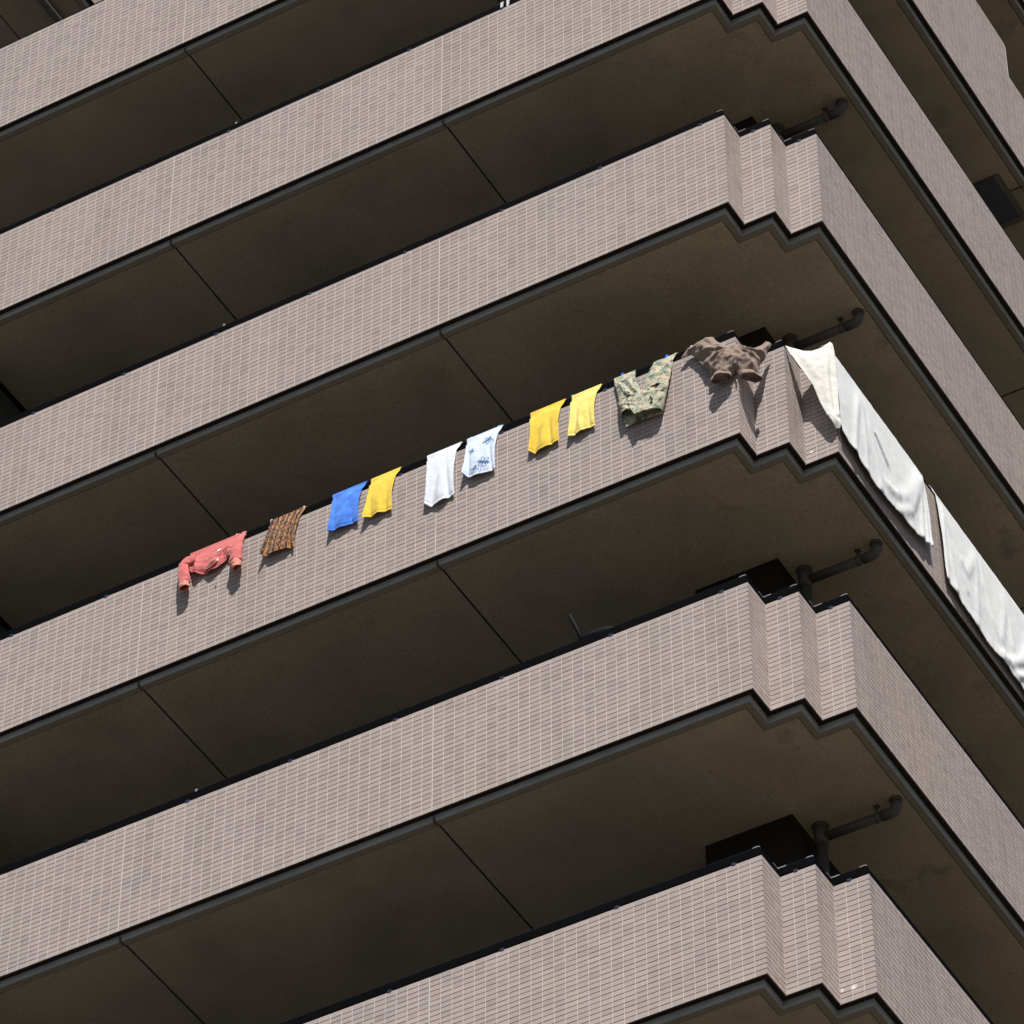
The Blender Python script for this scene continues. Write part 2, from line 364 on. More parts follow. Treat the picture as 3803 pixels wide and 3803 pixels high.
# drain pipes under each soffit at the corner
def drain(k):
    zc = k*H-ZG; zs = zc-.052
    mb = MB(); tube(mb, [(-.892, 1.09, zc-H+.13), (-.892, 1.09, zs-.02)], .050, 20)
    tube(mb, [(-.86, 1.09, zs-.128), (-.30, 1.10, zs-.122)], .042, 18)
    d = mb.build('drain_pipe', M_PIPE, bld, smooth=True)
    mb = MB(); tube(mb, [(-.892, 1.09, zs-.20), (-.892, 1.09, zs-.05), (-.892, 1.09, zs-.03)], [.060, .060, .058], 20); tube(mb, [(-.892, 1.09, zs-.03), (-.892, 1.09, zs-.006)], [.062, .072], 20); tube(mb, [(-.892, 1.09, zs-.006), (-.892, 1.09, zs+.002)], .073, 20); mb.build('pipe_flange', M_PIPE, d, smooth=True)
    mb = MB(); a = []
    for i in range(9):
        t = math.pi/2*i/8; a.append((-.272+.062*math.sin(t), 1.10, zs-.122+.062*(1-math.cos(t))))
    tube(mb, [(-.345, 1.10, zs-.122)]+a+[(-.21, 1.10, zs-.02)], .047, 18); mb.build('pipe_elbow', M_PIPE, d, smooth=True)
    mb = MB(); tube(mb, [(-.21, 1.10, zs-.022), (-.21, 1.10, zs+.002)], [.05, .060], 18); mb.build('pipe_flange', M_PIPE, d, smooth=True)
    mb = MB(); tube(mb, [(-.395, 1.10, zs-.123), (-.375, 1.10, zs-.123)], .048, 18); tube(mb, [(-.385, 1.10, zs-.08), (-.385, 1.10, zs+.0)], .010, 8); mb.box((-.41, 1.075, zs-.008), (-.36, 1.125, zs+.001)); mb.build('pipe_clamp', M_PIPE, d)
for k in range(-2, 4): drain(k)
# escape hatch in the soffit of the terrace
zc = 3*H-ZG-.052
mb = MB(); X0, X1, Y0, Y1 = -.93, -.297, 5.05, 5.69
for lo, hi in (((X0, Y0-.012, zc-.012), (X1+.05, Y0, zc+.01)), ((X0, Y1, zc-.012), (X1+.05, Y1+.07, zc+.01)), ((X1, Y0, zc-.012), (X1+.05, Y1, zc+.01)), ((X0-.05, Y0, zc-.012), (X0, Y1, zc+.01))): mb.box(lo, hi)
fr_ = mb.build('escape_hatch', M_HFRAME, bld)
mb = MB(); mb.box((X0+.008, Y0+.008, zc-.016), (X1-.012, Y1-.012, zc+.01))
for x, y in ((X1-.07, Y0+.07), (X1-.07, Y1-.09)): tube(mb, [(x, y, zc-.020), (x, y, zc-.01)], .008, 8)
mb.build('hatch_cover', M_HATCH, fr_)

# ------------------------------------------------------------------ fabrics
def fabric(name, col, rough=.9, nscale=900, var=.08, bs=.28):
    m = mat(name, col, rough, 0, .15)
    tc = N(m, 'ShaderNodeTexCoord').outputs['Object']
    n = tnoise(m, tc, 14, 4); lo = tuple(c*(1-var) for c in col); hi = tuple(min(c*(1+var), .9) for c in col)
    r = ramp(m, [(.3, lo), (.7, hi)]); L(m, n.outputs[0], r.inputs[0]); L(m, r.outputs[0], bsdf(m).inputs['Base Color'])
    b = tnoise(m, tc, nscale, 2); b2 = tnoise(m, tc, 38, 4, .6)
    a = N(m, 'ShaderNodeMath', operation='MULTIPLY_ADD'); L(m, b.outputs[0], a.inputs[0]); a.inputs[1].default_value = .25; L(m, b2.outputs[0], a.inputs[2])
    bump(m, a.outputs[0], bs, .012)
    bsdf(m).inputs['Sheen Weight'].default_value = .15
    return m
F_BLUE = fabric('blue_terry', (.045, .17, .62), var=.3); F_YEL = fabric('yellow_terry', (.66, .455, .045)); F_PALEY = fabric('pale_yellow_terry', (.72, .58, .15))
F_WHITE = fabric('white_terry', (.60, .625, .68), var=.03); F_WHITE2 = fabric('bluish_white_terry', (.52, .59, .70), var=.05); F_PRINT = fabric('blue_print', (.05, .13, .30)); F_TAN = fabric('tan_terry', (.36, .175, .075)); F_DKBR = fabric('dark_brown_print', (.035, .018, .015))
F_RED = fabric('salmon_sweat_cloth', (.47, .115, .112)); F_DKRED = fabric('neck_shade_red', (.16, .035, .035)); F_RIB = fabric('pale_salmon_rib', (.58, .22, .17)); F_BRN = fabric('brown_twill', (.245, .180, .145), var=.18, bs=.9); F_DRAW = fabric('dark_drawstring', (.02, .022, .035))
F_SHEET = fabric('off_white_sheet', (.60, .60, .598), var=.03, bs=.12); m = F_SHEET
tcs = N(m, 'ShaderNodeTexCoord').outputs['Object']; mpx = N(m, 'ShaderNodeMapping'); mpx.inputs['Scale'].default_value = (9, 9, 3.2); mpx.inputs['Rotation'].default_value = (math.radians(12), 0, 0); L(m, tcs, mpx.inputs[0])
w1 = N(m, 'ShaderNodeTexNoise', Scale=1.0, Detail=5, Roughness=.62, Distortion=.6); L(m, mpx.outputs[0], w1.inputs['Vector']); bump(m, w1.outputs[0], .35, .02)
F_LOGO = fabric('white_print', (.8, .8, .82))
F_SHEET_WARM = fabric('sunlit_sheet', (.60, .582, .54), var=.03, bs=.15)  # same sheet where the sun warms it; that light is put into the colour
F_CAMO = fabric('camouflage_twill', (.4, .4, .3)); m = F_CAMO
tc = N(m, 'ShaderNodeTexCoord').outputs['Object']; mp = N(m, 'ShaderNodeVectorMath', operation='SNAP'); L(m, tc, mp.inputs[0]); mp.inputs[1].default_value = (.007, .02, .005)
n = tnoise(m, mp.outputs[0], 17, 3, .7); r = ramp(m, [(0, (.09, .065, .042)), (.40, (.20, .26, .20)), (.50, (.47, .37, .26)), (.60, (.28, .34, .27)), (.68, (.14, .105, .07))], 'CONSTANT'); L(m, n.outputs[0], r.inputs[0]); L(m, r.outputs[0], bsdf(m).inputs['Base Color'])

def lerp(a, b, t): return a+(b-a)*t
def sst(t): t = max(0, min(1, t)); return t*t*(3-2*t)
def curve(pts, u):
    """piecewise-smooth interpolation along a list of tuples, by index"""
    f = u*(len(pts)-1); i = min(int(f), len(pts)-2); t = f-i; t = t*.6+sst(t)*.4
    return tuple(lerp(a, b, t) for a, b in zip(pts[i], pts[i+1]))
def fbm(x, y, z=0, o=4): return noise.fractal(Vector((x, y, z)), 1.0, 2.0, o)
def grid(mb, fn, nu, nv, mi=0):
    i0 = len(mb.v)
    for j in range(nv+1):
        for i in range(nu+1): mb.v.append(tuple(fn(i/nu, j/nv)))
    for j in range(nv):
        for i in range(nu):
            a = i0+j*(nu+1)+i; mb.f.append((a, a+nu+1, a+nu+2, a+1)); mb.m.append(mi)
def solid(o, t=.004, off_=-1.0):
    md = o.modifiers.new('thickness', 'SOLIDIFY'); md.thickness = t; md.offset = off_; md.use_rim = True
OVER = [(.128, .00), (.122, .06), (.111, .115), (.098, .139), (.078, .1450), (.055, .1450), (.040, .1400), (.028, .128), (.010, .066), (-.012, .008)]
NT = .34
def towel_fn(xl, xr, ltx, rtx, hem, dl, dr, folds, seed, curl=.0, ripple=.004):
    """surface of a towel hung over the handrail; u across, v from the hidden back hem over the rail to the front hem"""
    def S_(u, v):
        if v < NT:
            d, z = curve(OVER, v/NT); x = lerp(xl, xr, u)
            k = v/NT; s = sst((k-.72)/.28); x = lerp(x, lerp(ltx, rtx, u), s*s)
            d += .004*fbm(u*5+seed, v*7)*(1 if k < .6 else 1.0); z += -.03*max(0, .25-k)*4*(.4+u) if k < .25 else 0
            d += .016*math.exp(-((k-.90)/.05)**2-((u-.08)/.20)**2)-.006*math.exp(-((k-.74)/.06)**2-((u-.08)/.22)**2)
            if k > .7: d = min(d, .026)
            return Vector((x, YA+d-.002, HP+z))
        t = (v-NT)/(1-NT); hx, hz = curve(hem, u); hd = .5*lerp(dl, dr, u); hx -= .50*hd; hz += .85*hd
        x = lerp(lerp(ltx, rtx, u), hx, t); z = lerp(.008, hz, t)
        side = 4*(u-.5)**2*(1 if u > .5 else -1)
        x -= side*.012*math.sin(math.pi*t)
        d = -.012-.5*lerp(dl, dr, u)*(t**.85)-.010*math.sin(math.pi*min(1, t*1.1))
        for a, u0, k, w in folds: d += .8*a*math.exp(-((u-u0-k*(t-1))/w)**2)*sst(t*1.3)
        d -= .7*curl*math.exp(-(u/.13)**2)*t*t
        d += ripple*fbm(u*4+seed*3.1, t*3, seed)+.006*fbm(u*2+seed, t*1.5, seed+4)*t
        d += .006*math.exp(-((t-.95)/.03)**2)+ripple*.6*(noise.turbulence(Vector((u*6+seed, t*4+u*3, seed)), 3, True)-.5)*sst(t*3)
        return Vector((x, YA+min(d, -.006), HP+z))
    return S_
def towel(label, cat, fn, fab, name='towel', nu=34, nv=60):
    mb = MB(); grid(mb, fn, nu, nv); o = mb.build(name, fab, smooth=True); solid(o, .005)
    tag(o, label, cat, 'washing hung over the handrail'); return o
def ribbon(mb, fn, pts, w, lift=.0035, mi=0):
    """flat printed stroke following the cloth surface; pts in (u, t) on the hanging part"""
    def Q(u, t): return fn(u, NT+t*(1-NT))
    out = []
    for i, (u, t) in enumerate(pts):
        a = pts[max(i-1, 0)]; b = pts[min(i+1, len(pts)-1)]; e = 1e-3
        c = Q(u, t); du = (Q(u+e, t)-Q(u-e, t))/(2*e); dt = (Q(u, t+e)-Q(u, t-e))/(2*e)
        n = du.cross(dt).normalized(); n = n if n.y < 0 else -n
        tan = (du*(b[0]-a[0])+dt*(b[1]-a[1])).normalized(); s = n.cross(tan)
        out.append((c+s*w/2+n*lift, c-s*w/2+n*lift))
    for i in range(len(out)-1): mb.quad(out[i][0], out[i][1], out[i+1][1], out[i+1][0], mi)
def blob(mb, fn, cu, ct, ru, rt, ang=0, n=14, lift=.003, mi=0):
    pts = []
    for i in range(n):
        a = 2*math.pi*i/n; x, y = ru*math.cos(a), rt*math.sin(a); u = cu+x*math.cos(ang)-y*math.sin(ang); t = ct+x*math.sin(ang)+y*math.cos(ang)
        p0 = fn(u, NT+t*(1-NT)); pts.append(p0+Vector((.001, -lift, .0)))
    mb.poly(pts, mi)

GW = 'washing hung over the handrail'
f_blue = towel_fn(-4.658, -4.305, -4.640, -4.335, [(-4.628, -.425), (-4.575, -.418), (-4.48, -.413), (-4.40, -.405), (-4.335, -.405)], .075, .040, [(.018, .22, .10, .08), (-.016, .42, -.12, .10), (.014, .75, .10, .08)], 1.3, .03)
towel('bright blue towel over the handrail beside a yellow one', 'towel', f_blue, F_BLUE)
f_y1 = towel_fn(-4.258, -3.955, -4.255, -3.985, [(-4.272, -.440), (-4.20, -.435), (-4.12, -.43), (-4.05, -.428), (-3.990, -.435)], .075, .045, [(.016, .25, .18, .07), (-.012, .5, .1, .1), (.014, .72, -.12, .08)], 2.7, .03)
towel('deep yellow towel hanging next to the blue towel', 'towel', f_y1, F_YEL)
f_w = towel_fn(-3.686, -3.335, -3.668, -3.365, [(-3.655, -.545), (-3.60, -.600), (-3.52, -.592), (-3.44, -.575), (-3.362, -.556)], .055, .045, [(.018, .28, -.25, .08), (-.012, .6, .2, .14), (.016, .82, .15, .07)], 3.9, .015)
towel('plain white towel, the longest, hanging beside the flowered one', 'towel', f_w, F_WHITE)
f_f = towel_fn(-3.279, -2.92, -3.268, -2.945, [(-3.255, -.395), (-3.19, -.465), (-3.09, -.465), (-3.0, -.475), (-2.948, -.450)], .080, .050, [(.034, .14, .03, .055), (-.010, .4, .1, .12), (.022, .84, .10, .06)], 5.1, .045)
tf = towel('white towel printed with blue flowers', 'towel', f_f, F_WHITE2)
def flower(cu, ct, r, petals, filled, stems=()):
    mb = MB()
    for i in range(petals):
        a = 2*math.pi*i/petals+.4; pu, pt = math.cos(a), math.sin(a); loop = []
        for j in range(11):
            sgn = (j/10-.5)*2; l = 1-abs(sgn)**2.2
            loop.append((cu+r*1.3*(pu*l-pt*sgn*.45*(l+.15)), ct+r*(pt*l+pu*sgn*.45*(l+.15))))
        ribbon(mb, f_f, loop, .0042)
        if i in filled: blob(mb, f_f, cu+r*1.3*pu*.55, ct+r*pt*.55, r*.40, r*.13, a)
    blob(mb, f_f, cu, ct, r*.14, r*.12)
    for pts, w in stems: ribbon(mb, f_f, pts, w)
    mb.build('printed_flower', F_PRINT, tf)
flower(.60, .70, .135, 6, (0, 3), [([(.55, .80), (.52, .90), (.50, .98)], .004)])
flower(.70, .10, .115, 5, (2, 4), [([(.70, .10), (.76, .0), (.82, -.03)], .010), ([(.78, .08), (.88, .14), (.93, .24)], .004)])
flower(.36, .83, .09, 4, (3,)); flower(.22, .26, .08, 4, (0,))
f_y2 = towel_fn(-2.639, -2.290, -2.628, -2.318, [(-2.610, -.425), (-2.56, -.468), (-2.48, -.458), (-2.40, -.445), (-2.312, -.428)], .060, .050, [(.022, .26, -.22, .07), (-.014, .5, .0, .12), (.020, .78, .16, .07)], 6.6, .01)
towel('yellow towel with a sagging fold, left of the pale yellow one', 'towel', f_y2, F_YEL)
f_y3 = towel_fn(-2.224, -1.932, -2.222, -1.962, [(-2.216, -.463), (-2.15, -.455), (-2.08, -.44), (-2.02, -.43), (-1.962, -.428)], .068, .045, [(.018, .2, -.15, .07), (-.012, .45, .1, .1), (.012, .8, .1, .07)], 7.2, .02)
towel('pale yellow towel hanging next to the camouflage trousers', 'towel', f_y3, F_PALEY)
f_t = towel_fn(-5.301, -4.938, -5.298, -4.968, [(-5.318, -.388), (-5.24, -.402), (-5.15, -.395), (-5.06, -.398), (-4.990, -.408)], .085, .060, [(.040, .13, .03, .05), (-.014, .4, .0, .16), (.026, .86, .12, .05)], 8.8, .05)
tt = towel('tan towel striped dark brown with a letter pattern', 'towel', f_t, F_TAN)
mb = MB()
ST = {'S': [(.85, .12), (.6, 0), (.2, .06), (.15, .3), (.5, .48), (.85, .66), (.8, .92), (.4, 1), (.1, .88)], 'L': [(.15, 0), (.15, 1), (.85, 1)], 'Y': [(.05, 0), (.5, .5), (.95, 0)], 'Y2': [(.5, .5), (.5, 1)]}
word = 'SLY'
for c in range(12):
    u0 = (c+.15)/12; dark = c % 2 == 0
    nseg = 6
    if dark: ribbon(mb, f_t, [(u0+.036, -.45+1.43*i/30) for i in range(31)], .0275, .0028)
    for q in range(-2, nseg):
        t0 = -.05+(q+(c % 3)*.3)/nseg*1.02; ch = word[(q+c) % 3]; cw, chh = .074, .105
        for st in ([ch] if ch != 'Y' else ['Y', 'Y2']):
            P_ = [(u0+x*cw, t0+y*chh) for x, y in ST[st]]
            PP = []
            for i in range(len(P_)-1): PP += [(lerp(P_[i][0], P_[i+1][0], f), lerp(P_[i][1], P_[i+1][1], f)) for f in (0, .5)]
            PP.append(P_[-1]); PP = [(u, t) for u, t in PP if t < .97]
            if len(PP) > 1: ribbon(mb, f_t, PP, .0062, .0045 if dark else .003, 1 if dark else 0)
mb.build('letter_print', [F_DKBR, F_TAN], tt)

# ---- salmon sweatshirt
f_s = towel_fn(-6.155, -5.630, -6.100, -5.640, [(-6.115, -.14), (-6.06, -.215), (-5.99, -.268), (-5.90, -.292), (-5.82, -.292), (-5.75, -.255), (-5.69, -.195), (-5.632, -.215)], .080, .055, [(.022, .12, .06, .05), (-.020, .24, .12, .06), (.026, .36, -.1, .07), (-.018, .52, -.05, .08), (.012, .8, .1, .05)], 9.4, .0, .014)
sh = empty('sweatshirt', (-5.88, YA, HP)); tag(sh, 'salmon red sweatshirt draped over the handrail with both sleeves dangling', 'sweatshirt', GW)
def under(o, par): o.parent = par; o.matrix_parent_inverse = Matrix.Translation(par.location).inverted(); return o
mb = MB(); grid(mb, f_s, 46, 46); o = mb.build('body', F_RED, smooth=True); solid(o, .006); under(o, sh); sbody = o
def sleeve(path, seed, name='sleeve'):
    """flattened tapering tube; path entries (x, d, z, half width, half thickness)"""
    mb = MB(); n = 18; R_ = 26; base = []
    for j in range(R_+1):
        x, d, z, w, t_ = curve(path, j/R_); x2, d2, z2, *_ = curve(path, min(1, j/R_+.02)); x1, d1, z1, *_ = curve(path, max(0, j/R_-.02))
        tan = Vector((x2-x1, d2-d1, z2-z1)).normalized(); out = Vector((0, -1, 0)); s = tan.cross(out).normalized(); o_ = s.cross(tan)
        base.append(len(mb.v))
        for k in range(n):
            a = 2*math.pi*k/n; wr = 1+.20*fbm(math.cos(a)*1.5+seed, j*.22, math.sin(a)*1.5)+.16*(noise.turbulence(Vector((math.cos(a)+seed, j*.35, math.sin(a))), 3, True)-.5)
            mb.v.append(tuple(Vector((x, YA+d, HP+z))+s*math.cos(a)*w*wr+o_*math.sin(a)*t_*wr))
    for j in range(R_):
        for k in range(n): mb.f.append((base[j]+k, base[j]+(k+1) % n, base[j+1]+(k+1) % n, base[j+1]+k)); mb.m.append(0)
    o = mb.build(name, F_RED if name == 'sleeve' else F_RIB, smooth=True); solid(o, .004); return o
s1 = under(sleeve([(-5.600, .055, .140, .03, .018), (-5.598, -.012, .030, .035, .02), (-5.592, -.055, -.07, .046, .026), (-5.590, -.075, -.20, .058, .034), (-5.590, -.085, -.33, .062, .034)], 1.1), sh)
c1 = under(sleeve([(-5.588, -.085, -.325, .060, .030), (-5.572, -.092, -.385, .045, .028), (-5.560, -.096, -.425, .042, .026)], 4.4, 'cuff'), sh); 
s2 = under(sleeve([(-6.05, -.03, -.02, .05, .02), (-6.12, -.045, -.035, .052, .026), (-6.165, -.06, -.08, .045, .03), (-6.150, -.070, -.18, .050, .034), (-6.135, -.075, -.27, .055, .036), (-6.130, -.080, -.33, .055, .036)], 2.3), sh)
c2 = under(sleeve([(-6.130, -.080, -.325, .052, .034), (-6.120, -.088, -.375, .046, .032), (-6.115, -.09, -.405, .046, .032)], 5.2, 'cuff'), sh)
def print_patch(fn, u0, u1, t0, t1, fab, name):
    mb = MB(); n = 5; i0 = len(mb.v)
    for j in range(n+1):
        for i in range(n+1): mb.v.append(tuple(fn(lerp(u0, u1, i/n), NT+lerp(t0, t1, j/n)*(1-NT))+Vector((.001, -.006, 0))))
    for j in range(n):
        for i in range(n): a = i0+j*(n+1)+i; mb.f.append((a, a+1, a+n+2, a+n+1)); mb.m.append(0)
    return mb.build(name, fab)
under(print_patch(f_s, .60, .67, .11, .22, F_LOGO, 'chest_print'), sh)
mb = MB(); ol = [(.37, .80), (.42, .72), (.50, .68), (.58, .66), (.66, .70), (.62, .78), (.54, .86), (.45, .88)]
mb.poly([f_s(u, NT+t*(1-NT))+Vector((0, -.006, 0)) for u, t in ol]); under(mb.build('neck_opening', F_DKRED), sh)  # flat dark patch paints the shade inside the neck
mb = MB(); tube(mb, [f_s(u, NT+t*(1-NT))+Vector((0, -.010, 0)) for u, t in [(.37, .81), (.45, .895), (.54, .88), (.62, .80), (.66, .71)]], [.004, .007, .008, .007, .004], 8); under(mb.build('neck_rib', F_RIB, smooth=True), sh)
mb = MB(); tube(mb, [(-5.76, YA-.112, HP-.235), (-5.758, YA-.116, HP-.262)], .006, 8); under(mb.build('care_label', F_LOGO), sh)

# ---- camouflage trousers: two legs over the rail, seat hanging below with the waist open underneath
tr = empty('trousers', (-1.5, YA, HP)); tag(tr, 'camouflage trousers hanging upside down with both legs over the handrail', 'trousers', GW)
def sheet2(L0, R0, seed, d0, d1, folds, nu, nv, wr=.006):
    """surface between a left and a right edge given as (x, z) lists"""
    def S_(u, v):
        a = curve(L0, v); b = curve(R0, v); x = lerp(a[0], b[0], u); z = lerp(a[1], b[1], u); d = lerp(d0, d1, v**.8)
        for am, u0, k, w in folds: d += am*math.exp(-((u-u0-k*(v-.5))/w)**2)
        d -= .022*math.sin(math.pi*u)*min(1, v*2)
        d += wr*fbm(u*4+seed, v*6, seed)+wr*.5*fbm(u*11+seed, v*12, 2)
        return Vector((x, YA+min(d, -.006), HP+z))
    mb = MB(); grid(mb, S_, nu, nv); return mb
def leg_over(xl, xr, ltx, rtx, seed):
    def S_(u, v):
        d, z = curve(OVER, v); s = sst((v-.72)/.28); x = lerp(lerp(xl, xr, u), lerp(ltx, rtx, u), s)
        return Vector((x, YA+d-.004+.004*fbm(u*5+seed, v*6), HP+z+.002))
    mb = MB(); grid(mb, S_, 18, 20); return mb
for a in ((-1.812, -1.602, -1.785, -1.580, 1.0), (-1.407, -1.190, -1.440, -1.215, 2.0)):
    o = leg_over(*a).build('trouser_leg', F_CAMO, smooth=True); solid(o, .006); under(o, tr)
o = sheet2([(-1.785, .006), (-1.762, -.07), (-1.735, -.20), (-1.722, -.275)], [(-1.580, .006), (-1.562, -.07), (-1.525, -.19), (-1.502, -.262)], 3.1, -.018, -.055, [(-.014, .35, .3, .07), (.014, .55, .35, .06), (-.014, .75, .3, .06)], 22, 22, .008).build('trouser_leg', F_CAMO, smooth=True); solid(o, .006); under(o, tr)
o = sheet2([(-1.440, .006), (-1.452, -.07), (-1.484, -.19), (-1.502, -.262)], [(-1.215, .006), (-1.212, -.08), (-1.228, -.21), (-1.243, -.285)], 4.5, -.018, -.055, [(-.014, .75, -.2, .06), (.010, .9, -.1, .05), (-.010, .4, .1, .1)], 22, 22, .008).build('trouser_leg', F_CAMO, smooth=True); solid(o, .006); under(o, tr)
def seat(u, v):
    a = curve([(-1.722, -.275), (-1.712, -.33), (-1.700, -.40), (-1.668, -.475)], v); b = curve([(-1.243, -.285), (-1.275, -.39), (-1.300, -.50), (-1.311, -.60)], v)
    hem = curve([(-1.668, -.475), (-1.620, -.450), (-1.578, -.520), (-1.560, -.592), (-1.515, -.570), (-1.413, -.588), (-1.311, -.605)], u)
    top = curve([(-1.722, -.275), (-1.62, -.268), (-1.502, -.262), (-1.38, -.272), (-1.243, -.285)], u)
    x = lerp(lerp(a[0], b[0], u), lerp(top[0], hem[0], v), .6); z = lerp(top[1], hem[1], v)
    d = -.058-.050*v-.02*math.sin(math.pi*u)
    d += .011*fbm(u*5, v*4, 7)+.008*fbm(u*12+3, v*9, 1)+.03*math.exp(-((u-.2)/.06)**2)*v-.02*math.exp(-((u-.68)/.07)**2-((v-.62)/.10)**2)+.02*math.exp(-((u-.74)/.05)**2-((v-.62)/.10)**2)
    return Vector((x, YA+d, HP+z))
mb = MB(); grid(mb, seat, 40, 30); o = mb.build('seat', F_CAMO, smooth=True); solid(o, .006); under(o, tr)
def back(u, v):
    top = curve([(-1.722, -.275), (-1.62, -.268), (-1.502, -.262), (-1.38, -.272), (-1.243, -.285)], u); hem = curve([(-1.690, -.50), (-1.675, -.592), (-1.60, -.58), (-1.50, -.585), (-1.40, -.59), (-1.315, -.595)], u)
    return Vector((lerp(top[0], hem[0], v), YA-.045+.012*v+.006*fbm(u*5, v*5, 3), HP+lerp(top[1], hem[1], v)))
mb = MB(); grid(mb, back, 30, 20); o = mb.build('seat', F_CAMO, smooth=True); solid(o, .005); under(o, tr)
for u in (0.0, 1.0):   # side seams close the two layers
    mb = MB()
    for j in range(13):
        a, b = seat(u, j/12), back(u, j/12)
        for q in range(5):
            t = q/4; P_ = a.lerp(b, t); P_.x += (-.012 if u == 0 else .008)*math.sin(math.pi*t); mb.v.append(tuple(P_))
    for j in range(12):
        for q in range(4): a = j*5+q; mb.f.append((a, a+1, a+6, a+5)); mb.m.append(0)
    o = mb.build('side_seam', F_CAMO, smooth=True); under(o, tr)
# a gaping side pocket
mb = MB(); 
tube(mb, [(-1.385, YA-.118, HP-.435), (-1.368, YA-.124, HP-.450), (-1.362, YA-.124, HP-.478), (-1.372, YA-.120, HP-.500)], [.004, .007, .007, .004], 8); o = mb.build('pocket_edge', F_CAMO, smooth=True); under(o, tr)
mb = MB(); mb.poly([(-1.384, YA-.125, HP-.437), (-1.367, YA-.127, HP-.452), (-1.362, YA-.126, HP-.476), (-1.374, YA-.124, HP-.500), (-1.386, YA-.124, HP-.470)]); o = mb.build('pocket_opening', F_DKBR); solid(o, .003); under(o, tr)

# ---- garments cut from an outline on a slanting vertical plane
def outline_cloth(outline, A, B, pos, bulge, seed, step=.016, wr=.006, crumple=0.0):
    """fills an outline (s along A-B, z) with a fine mesh bulging outwards; returns a MB"""
    A = Vector(A); B = Vector(B); ud = (B-A).normalized(); nd = Vector((ud.y, -ud.x))
    # resample the outline
    pts = []
    for i in range(len(outline)):
        a = Vector(outline[i]); b = Vector(outline[(i+1) % len(outline)]); n = max(1, int((b-a).length/step))
        for j in range(n): pts.append(a.lerp(b, j/n))
    nb = len(pts); edges = [(i, (i+1) % nb) for i in range(nb)]
    def inside(q):
        c = False
        for i in range(nb):
            a, b = pts[i], pts[i-1]
            if (a.y > q.y) != (b.y > q.y) and q.x < (b.x-a.x)*(q.y-a.y)/(b.y-a.y)+a.x: c = not c
        return c
    def bd(q): return min((q-e).length for e in pts)
    xs = [q.x for q in pts]; ys = [q.y for q in pts]; ins = []
    y = min(ys)
    row = 0
    while y < max(ys):
        x = min(xs)+(step/2 if row % 2 else 0)
        while x < max(xs):
            q = Vector((x, y))
            if inside(q) and bd(q) > step*.55: ins.append(q)
            x += step
        y += step*.87; row += 1
    vv, ee, ff, *_ = delaunay_2d_cdt(pts+ins, edges, [], 1, 1e-5)
    mb = MB()
    for q in vv:
        e = bd(q); d = bulge(q, min(e, .2))+wr*fbm(q.x*9+seed, q.y*9, seed)+crumple*(noise.turbulence(Vector((q.x*7+seed, q.y*7, seed)), 4, True)-.5)*min(1, e/.03)
        w = pos(q.x, d) if pos else A+ud*q.x+nd*d; mb.v.append((w.x, w.y, HP+q.y))
    for f in ff: mb.f.append(tuple(f)); mb.m.append(0)
    return mb, (A, ud, nd)
br = empty('shorts', (-.7, -.55, HP)); tag(br, 'brown shorts slung across the stepped corner of the handrail', 'shorts', GW)
def bent(q, d):
    """surface that follows the left face, rounds the first corner and slants back to the next rail"""
    A0, A1, A2 = Vector((-1.2, -.655)), Vector((-.600, -.655)), Vector((-.350, -.330))
    k = sst((q-.50)/.2); d1 = (A1-A0).normalized(); d2 = (A2-A1).normalized()
    n1 = Vector((d1.y, -d1.x)); n2 = Vector((d2.y, -d2.x)); n = (n1*(1-k)+n2*k).normalized()
    base = A0+d1*q if q < .6 else A1+d2*(q-.6)
    return base+n*(d-.012*math.exp(-((q-.6)/.08)**2)+.012)
bo = [(.085, -.060), (.10, -.030), (.154, .030), (.206, .045), (.301, .060), (.370, .062), (.400, .045), (.431, -.025), (.495, -.095), (.567, -.165), (.634, -.135), (.725, -.140), (.781, -.135), (.857, -.070), (.915, .010), (.945, -.010), (.930, -.06), (.905, -.105), (.869, -.238), (.824, -.317), (.815, -.38), (.793, -.49), (.760, -.50), (.72, -.53), (.672, -.54), (.637, -.515), (.605, -.455), (.565, -.485), (.525, -.535), (.478, -.525), (.433, -.50), (.379, -.445), (.344, -.359), (.309, -.281), (.283, -.231), (.257, -.169), (.212, -.095), (.170, -.035), (.13, -.055)]
CEN = Vector((.575, -.20))
def bulge_b(q, e):
    r = (q-CEN).length; th = math.atan2(q.y-CEN.y, q.x-CEN.x)
    d = .030*sst(e/.05)+.030*sst(e/.15)
    d += .016*(1-1.6*abs(math.sin(th*6.5+.6*math.sin(th*3))))*sst(r/.10)*sst((.44-r)/.2)*sst(e/.03)
    d -= .022*math.exp(-(r/.045)**2)
    d -= .016*math.exp(-((q.x-.585+.05*(q.y+.3))/.018)**2)*sst(-(q.y+.22)/.1)
    return d
mb, _ = outline_cloth(bo, (0, 0), (1, 0), bent, bulge_b, 3.3, .010, .010, -.030)
o = mb.build('body', F_BRN, smooth=True); solid(o, .006); under(o, br)
mb, _ = outline_cloth([(x*.96+.02, z*.97) for x, z in bo], (0, 0), (1, 0), bent, lambda q, e: -.010*sst(e/.05), 1.2, .03, .003)
o = mb.build('body', F_BRN, smooth=True); solid(o, .004); under(o, br)
def loc_b(s, d, z): w = bent(s, d); return Vector((w.x, w.y, HP+z))
